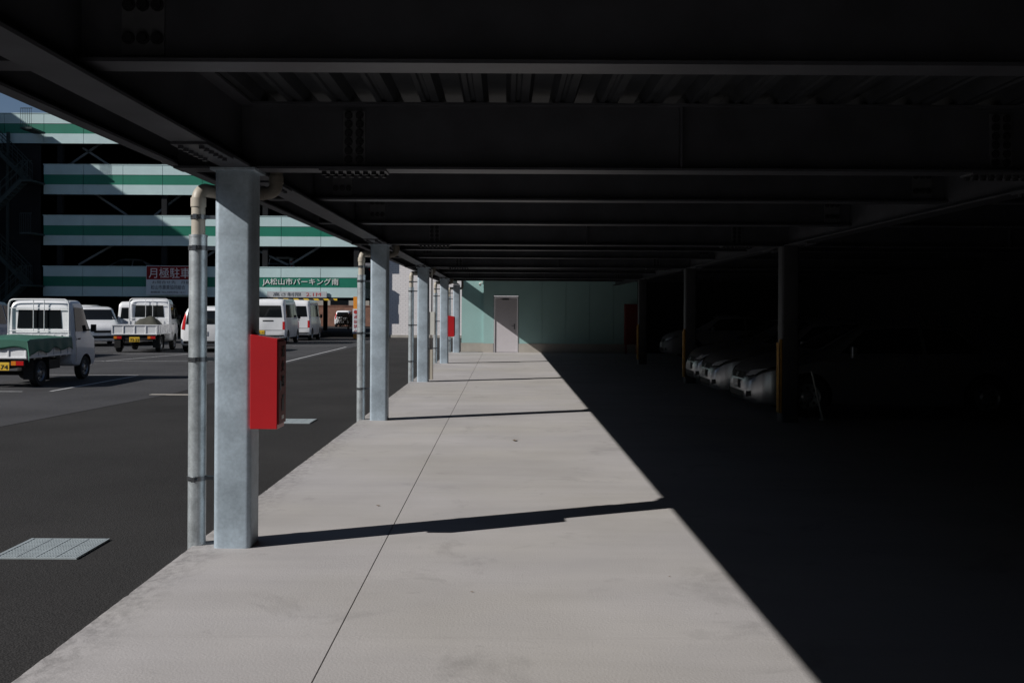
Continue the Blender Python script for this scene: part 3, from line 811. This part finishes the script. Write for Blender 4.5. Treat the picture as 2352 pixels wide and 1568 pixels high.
# ------------------------------------------------------------------ multi storey car park
FY = 57.0; X0 = -34.0; X1 = -8.3; DZ = -.08
MS = empty('multi_storey_car_park', ((X0+X1)/2, FY+10, GZ), 'open multi storey car park with pale blue and green parapets', 'building')
zbs = [z+DZ for z in (2.35, 5.26, 8.17, 11.08)]
for i, zb in enumerate(zbs):
    xa = -26.5 if i < 3 else -34
    for yy, nm in ((FY, 'parapet'), (FY+20, 'rear_parapet')):
        mb = MB(); x = X1
        while x > xa+.1:
            e = max(x-2.27, xa)
            mb.box(e+.012, x-.012, yy, yy+.06, zb, zb+.56, 0)
            mb.box(e+.012, x-.012, yy+.02, yy+.06, zb+.565, zb+1.13, 1)
            mb.box(e+.012, x-.012, yy, yy+.06, zb+1.135, zb+1.68, 0)
            x = e
        mb.box(xa, X1, yy+.061, yy+.12, zb+.01, zb+1.66, 2)
        mb.box(xa, X1, yy-.02, yy+.14, zb+1.69, zb+1.73, 0)
        mb.obj(nm, [mt_bandlight, mt_bandgreen, mt_deckdark], MS)
    mb = MB(); mb.box(X0, X1-.1, FY+.13, FY+19.9, zb+.5, zb+.75)
    mb.box(X0, X1-.1, FY+.2, FY+.4, zb+.12, zb+.5)
    for q in range(6): mb.box(X1-.5-q*5, X1-.3-q*5, FY+.4, FY+19.8, zb+.1, zb+.5)
    mb.obj('parking_deck', mt_deckdark, MS)
    mb = MB()
    mb.box(X1-.06, X1, FY+.13, FY+19.9, zb, zb+.56, 0); mb.box(X1-.05, X1-.01, FY+.13, FY+19.9, zb+.565, zb+1.13, 1); mb.box(X1-.06, X1, FY+.13, FY+19.9, zb+1.135, zb+1.68, 0)
    mb.obj('side_parapet', [mt_bandlight, mt_bandgreen], MS)
for q, x in enumerate([X1-.25, -13.8, -19.6, -25.6, -31]):
    for yy in (FY+.3, FY+10, FY+19.5):
        mb = MB(); mb.box(x-.15, x+.15, yy-.15, yy+.15, GZ, 12.2); mb.obj('steel_post', mt_deckdark, MS)
for (xa, za, xb, zb2) in [(-24.6, 10.9, -22.9, 9.8), (-20.4, 7.0, -18.6, 8.4), (-22.0, 7.0, -24, 8.3), (-25.5, 9.8, -23.5, 11.2), (-12.5, 4.1, -15.5, 5.5), (-24.8, 4.1, -22.4, 5.5), (-18.2,4.1,-16,5.5),(-10.5,5.4,-12.6,4.1)]:
    mb = MB(); mb.beam((xa, FY+.9, za), (xb, FY+.9, zb2), .12, .12); mb.obj('diagonal_brace', mt_brace, MS)
mb = MB(); mb.box(X0, -17.5, FY+19, FY+19.2, GZ, 2.5); mb.box(X0, X0+.2, FY+.2, FY+19, GZ, 12)
for i, zb in enumerate(zbs[:3]): mb.box(X0, -10, FY+14, FY+14.1, zb+(2.0 if i == 0 else 1.0), zbs[i+1]+.5)
mb.obj('rear_wall', mt_deckdark, MS)
text('lettering', 'JA松山市パーキング南', (-11.72, FY-.004, 3.215+DZ), 4.35, .44, mt_white, MS, '-Y', .02)
mb = MB()
for i in range(4):
    z0 = GZ+i*2.91; z1 = z0+2.91
    xa, xb = (-29.8, -26.9) if i % 2 == 0 else (-26.9, -29.8)
    yy = FY-1.4+(.0 if i % 2 == 0 else .7)
    for o in (-.3, .3):
        mb.beam((xa, yy+o, z0), (xb, yy+o, z1), .05, .22)
        mb.beam((xa, yy+o, z0+1.05), (xb, yy+o, z1+1.05), .04, .04)
        mb.beam((xa, yy+o, z0+.6), (xb, yy+o, z1+.6), .025, .025)
        for t in range(11):
            q = t/10; mb.cyl((xa+(xb-xa)*q, yy+o, z0+2.91*q), (xa+(xb-xa)*q, yy+o, z0+2.91*q+1.05), .012, 6)
    for t in range(15):
        q = (t+.5)/15; x = xa+(xb-xa)*q; mb.box(x-.13, x+.13, yy-.3, yy+.3, z0+2.91*q-.02, z0+2.91*q+.01)
    mb.box(-26.95, -26.3, FY-1.8, FY-.15, z1-.1, z1); mb.box(-30.5, -29.8, FY-1.8, FY-.15, z1-.1, z1)
    for o in range(7): mb.cyl((-30.5+o*.1, FY-1.75, z1), (-30.5+o*.1, FY-1.75, z1+1.05), .012, 6); mb.cyl((-26.95+o*.1, FY-1.75, z1), (-26.95+o*.1, FY-1.75, z1+1.05), .012, 6)
    mb.beam((-30.5, FY-1.75, z1+1.05), (-29.8, FY-1.75, z1+1.05), .04, .04); mb.beam((-26.95, FY-1.75, z1+1.05), (-26.3, FY-1.75, z1+1.05), .04, .04)
for x in (-30.5, -28.4):
    for yy in (FY-1.8, FY-.2): mb.box(x-.07, x+.07, yy-.07, yy+.07, GZ, 11.6)
mb.box(-30.4, -26.55, FY-.14, FY-.1, GZ, 10.9, 1)
mb.obj('outdoor_staircase', [mt_stairs, mt_deckdark], MS)

# signs
SB = empty('monthly_parking_sign', (-18.9, FY-.3, 2.37), 'red and white Japanese monthly parking signboard on the parapet', 'sign')
mb = MB(); mb.box(-20.45, -17.1, FY-.30, FY-.22, 2.37, 4.02); mb.box(-20.2, -20.1, FY-.22, FY-.02, 2.6, 2.7); mb.box(-17.5, -17.4, FY-.22, FY-.02, 2.6, 2.7); mb.box(-20.2, -20.1, FY-.22, FY-.02, 3.7, 3.8)
mb.obj('sign_board', mt_signwhite, SB)
mb = MB(); mb.box(-20.42, -17.13, FY-.312, FY-.30, 3.24, 3.99); mb.obj('sign_panel', mt_signred, SB)
text('lettering', '月極駐車場', (-18.82, FY-.316, 3.61), 2.95, .58, mt_white, SB, '-Y', .006)
text('lettering', 'お問合せ先　月額9', (-18.95, FY-.306, 3.08), 2.3, .17, mt_textblue, SB, '-Y', .006)
text('lettering', '松山市農業協同組合', (-19.2, FY-.306, 2.80), 1.95, .25, mt_textblue, SB, '-Y', .006)
text('lettering', '総務部 TEL(089)946-1611', (-19.2, FY-.306, 2.51), 1.95, .15, mt_textblue, SB, '-Y', .006)
HS = empty('height_limit_sign', (-11.95, FY-.12, 2.27), 'pale height limit sign hung over the car park entrance', 'sign')
mb = MB(); mb.box(-13.6, -10.2, FY-.12, FY-.06, 2.26, 2.60); mb.obj('sign_board', mt_signgrey, HS)
text('lettering', '高さ制限', (-12.45, FY-.124, 2.43), 1.6, .22, mt_textblue, HS, '-Y', .006)
text('lettering', '2.1M', (-10.95, FY-.124, 2.43), .85, .20, mt_textred, HS, '-Y', .006)
mb = MB(); mb.box(-13.5, -9.6, FY-.09, FY-.02, 2.10, 2.20)
for x in (-13, -11.5, -10): mb.cyl((x, FY-.05, 2.20), (x, FY-.05, 2.28), .01, 6)
tag(mb.obj('height_limit_bar', mt_hazard), 'yellow and black striped height limit bar over entrance', 'height bar')
NS = empty('no_through_sign', (-8.35, 55.2, GZ), 'narrow white sign with red Japanese lettering and orange post', 'sign')
mb = MB(); mb.box(-8.45, -8.12, 55.2, 55.24, .25, 1.62); mb.obj('sign_board', mt_signwhite, NS)
mb = MB(); mb.box(-8.42, -8.18, 55.25, 55.45, GZ, 2.3); mb.obj('sign_post', mt_orange, NS)
for i, ch in enumerate('通抜禁止'): text('lettering', ch, (-8.285, 55.194, 1.18-i*.26), .21, .21, mt_textred, NS, '-Y', .006)
mb = MB(); mb.cyl((-8.285, 55.196, 1.45), (-8.285, 55.188, 1.45), .11, 20); mb.obj('round_symbol', mt_textred, NS)

# white tiled building, neighbour, added sky-blocking block, background
TB = empty('white_tiled_building', (0, 62, GZ), 'tall building clad in white rectangular tiles', 'building')
mb = MB(); mb.box(-6.75, 9, 58, 68, .12, 16); mb.obj('wall', mt_tile, TB)
mb = MB(); mb.box(-6.78, 9.03, 57.97, 68.03, GZ, .12); mb.obj('wall_base', mt_plinth, TB)
mb = MB(); mb.box(-6.85, 9.1, 57.9, 68.1, 16, 16.3); mb.obj('coping', mt_plinth, TB)
def office(x0, x1, y0, y1, h, label):
    NB = empty('unseen_building', ((x0+x1)/2, (y0+y1)/2, GZ), label, 'building')
    mb = MB(); mb.box(x0, x1, y0, y1, GZ, h); mb.obj('wall', mt_render, NB)
    mb = MB(); mb.box(x0-.1, x1+.1, y0-.1, y1+.1, h, h+.12); mb.obj('coping', mt_plinth, NB)
    f = 0
    while 1.2+f*3.3+1.7 < h:
        y = y0+1.5
        while y+2 < y1:
            mb = MB(); mb.box(x1+.005, x1+.03, y, y+2.0, 1.2+f*3.3, 2.9+f*3.3); mb.obj('window', mt_glass, NB); y += 3.4
        f += 1
office(-48, -40, 42, 66, 20.8, 'plain rendered office building beside the parking lot')
office(-42, -33, -62, 26, 13.6, 'added unseen long block shutting out low sky beside the parking lot')  # unseen block added to hold back low sky light under the roof
BW = MB(); BW.box(-34, -12.2, 96, 96.3, GZ, 1.9); BW.box(-34.05, -12.15, 95.95, 96.35, 1.9, 1.98)
tag(BW.obj('masonry_wall', mt_brick), 'brown masonry wall behind the car park', 'wall')
DH = empty('distant_house', (-20, 106, GZ), 'plain house with dark tiled gable roof', 'house')
mb = MB(); mb.box(-30, -10, 102, 110, GZ, 5.5); mb.obj('wall', mt_house, DH)
mb = MB(); mb.prism([(101.3, 5.5), (110.7, 5.5), (106, 8.6)], 'x', -30.6, -9.4); mb.obj('roof', mt_rooftile, DH)
for x in (-27, -22, -17, -13):
    mb = MB(); mb.box(x-.9, x+.9, 101.96, 101.99, 1, 2.6); mb.obj('window', mt_glass, DH)
SR = empty('shrub', (-12.6, 80, GZ), 'small brownish shrub at the edge of the road', 'shrub')
mb = MB()
for i in range(9):
    a = random.uniform(0, 2*PI); mb.cyl((-12.6, 80, GZ), (-12.6+.6*math.cos(a), 80+.5*math.sin(a), .9+random.random()*.4), .02, 5, r1=.006)
mb.obj('stems', mt_bark, SR)
mb = MB()
for i in range(1300):
    a = random.uniform(0, 2*PI); r = random.random()**.4; ph = math.acos(random.uniform(-.6, 1))
    c = Vector((-12.6+.95*r*math.sin(ph)*math.cos(a)*(1+.2*math.sin(3*a)), 80+.7*r*math.sin(ph)*math.sin(a), .6+.75*r*math.cos(ph)))
    u = Vector([random.uniform(-1, 1) for _ in range(3)]).normalized()*.07; v = u.orthogonal().normalized()*.035
    mb.add([c-u, c-v, c+u, c+v], [(0,1,2,3)])
mb.obj('foliage', mt_leaf, SR)

# ------------------------------------------------------------------ vehicles in the lot
t1 = make_truck('3-74', 'tarp'); place(t1, -10.36, 21.75, LZ)
tag(t1, 'white kei truck with green tarpaulin over its cargo bed', 'truck')
t2 = make_truck('73-23', 'sack'); place(t2, -13.75, 38.2, LZ, 7, 1.10)
tag(t2, 'white kei truck carrying a crumpled dark cover', 'truck')
v1 = make_van(mt_carwhite, '71-11'); place(v1, -10.95, 47.6, LZ, 2, 1.1)
tag(v1, 'white kei van parked with its rear door toward the lane', 'van', 'white vans parked near the entrance')
v2 = copy_thing(v1); place(v2, -10.85, 52.9, LZ, 2, 1.1)
v3 = copy_thing(v1); place(v3, -17.2, 47.5, LZ, 4, 1.02); v3['label'] = 'white kei van parked behind a small truck'
h1 = make_hatch(mt_carwhite, .1); place(h1, -11.3, 38.9, LZ, 3, 1.02)
tag(h1, 'white hatchback with tall red tail lamps seen from behind', 'car', 'white cars parked in the open lot')
h2 = copy_thing(h1); place(h2, -18.0, 43.8, LZ, -150, 1.0); h2['label'] = 'white hatchback facing the lane with its headlamps showing'
h3 = copy_thing(h1); place(h3, -21.2, 50.5, LZ, 10, 1.05); h3['label'] = 'white hatchback parked in the back row'
h4 = copy_thing(h1); place(h4, -16.7, 31.6, LZ, 0, 1.1); h4['label'] = 'blue car partly out of view beside a truck'
for c in h4.children:
    if c.name.startswith('body'):
        c.data = c.data.copy(); c.data.materials[0] = mt_carblue
# ------------------------------------------------------------------ cars under the roof
s1 = make_sedan(mt_carsilver); place(s1, 5.92, 15.85, 0, 90)
tag(s1, 'silver sedan parked nose out under the dark roof', 'car', 'silver cars parked under the roof')
s2 = copy_thing(s1); place(s2, 5.92, 18.4, 0, 90)
s3 = copy_thing(s1); place(s3, 6.1, 20.85, 0, 90)
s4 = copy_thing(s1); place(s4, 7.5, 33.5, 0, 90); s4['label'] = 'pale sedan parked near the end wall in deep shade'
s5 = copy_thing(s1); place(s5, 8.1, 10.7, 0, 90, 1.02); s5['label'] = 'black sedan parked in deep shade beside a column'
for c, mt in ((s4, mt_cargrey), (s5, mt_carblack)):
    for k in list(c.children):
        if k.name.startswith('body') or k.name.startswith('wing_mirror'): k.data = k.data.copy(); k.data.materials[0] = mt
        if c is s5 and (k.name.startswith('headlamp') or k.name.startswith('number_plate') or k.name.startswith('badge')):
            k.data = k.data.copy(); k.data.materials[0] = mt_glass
for i, (x, y, src, rot) in enumerate([(-10.3, FY+2.6, s5, 92), (-13.6, FY+5, h1, 0), (-22.5, FY+2.8, s4, 88), (-17.2, FY+3, s5, 90)]):
    c = copy_thing(src); place(c, x, y, 3.02, rot, 1.05); c['group'] = 'cars on the upper parking deck'; c['label'] = 'car parked on the first upper deck'
for x, y in ((-21.5, 62), (-15.3, 66)):
    c = copy_thing(v1); place(c, x, y, GZ, 0, 1); c['group'] = 'vans inside the car park'; c['label'] = 'white van parked under the lowest deck'
c = copy_thing(h1); place(c, -14.9, 93, GZ, 0, .9); c['label'] = 'white car parked along the masonry wall'
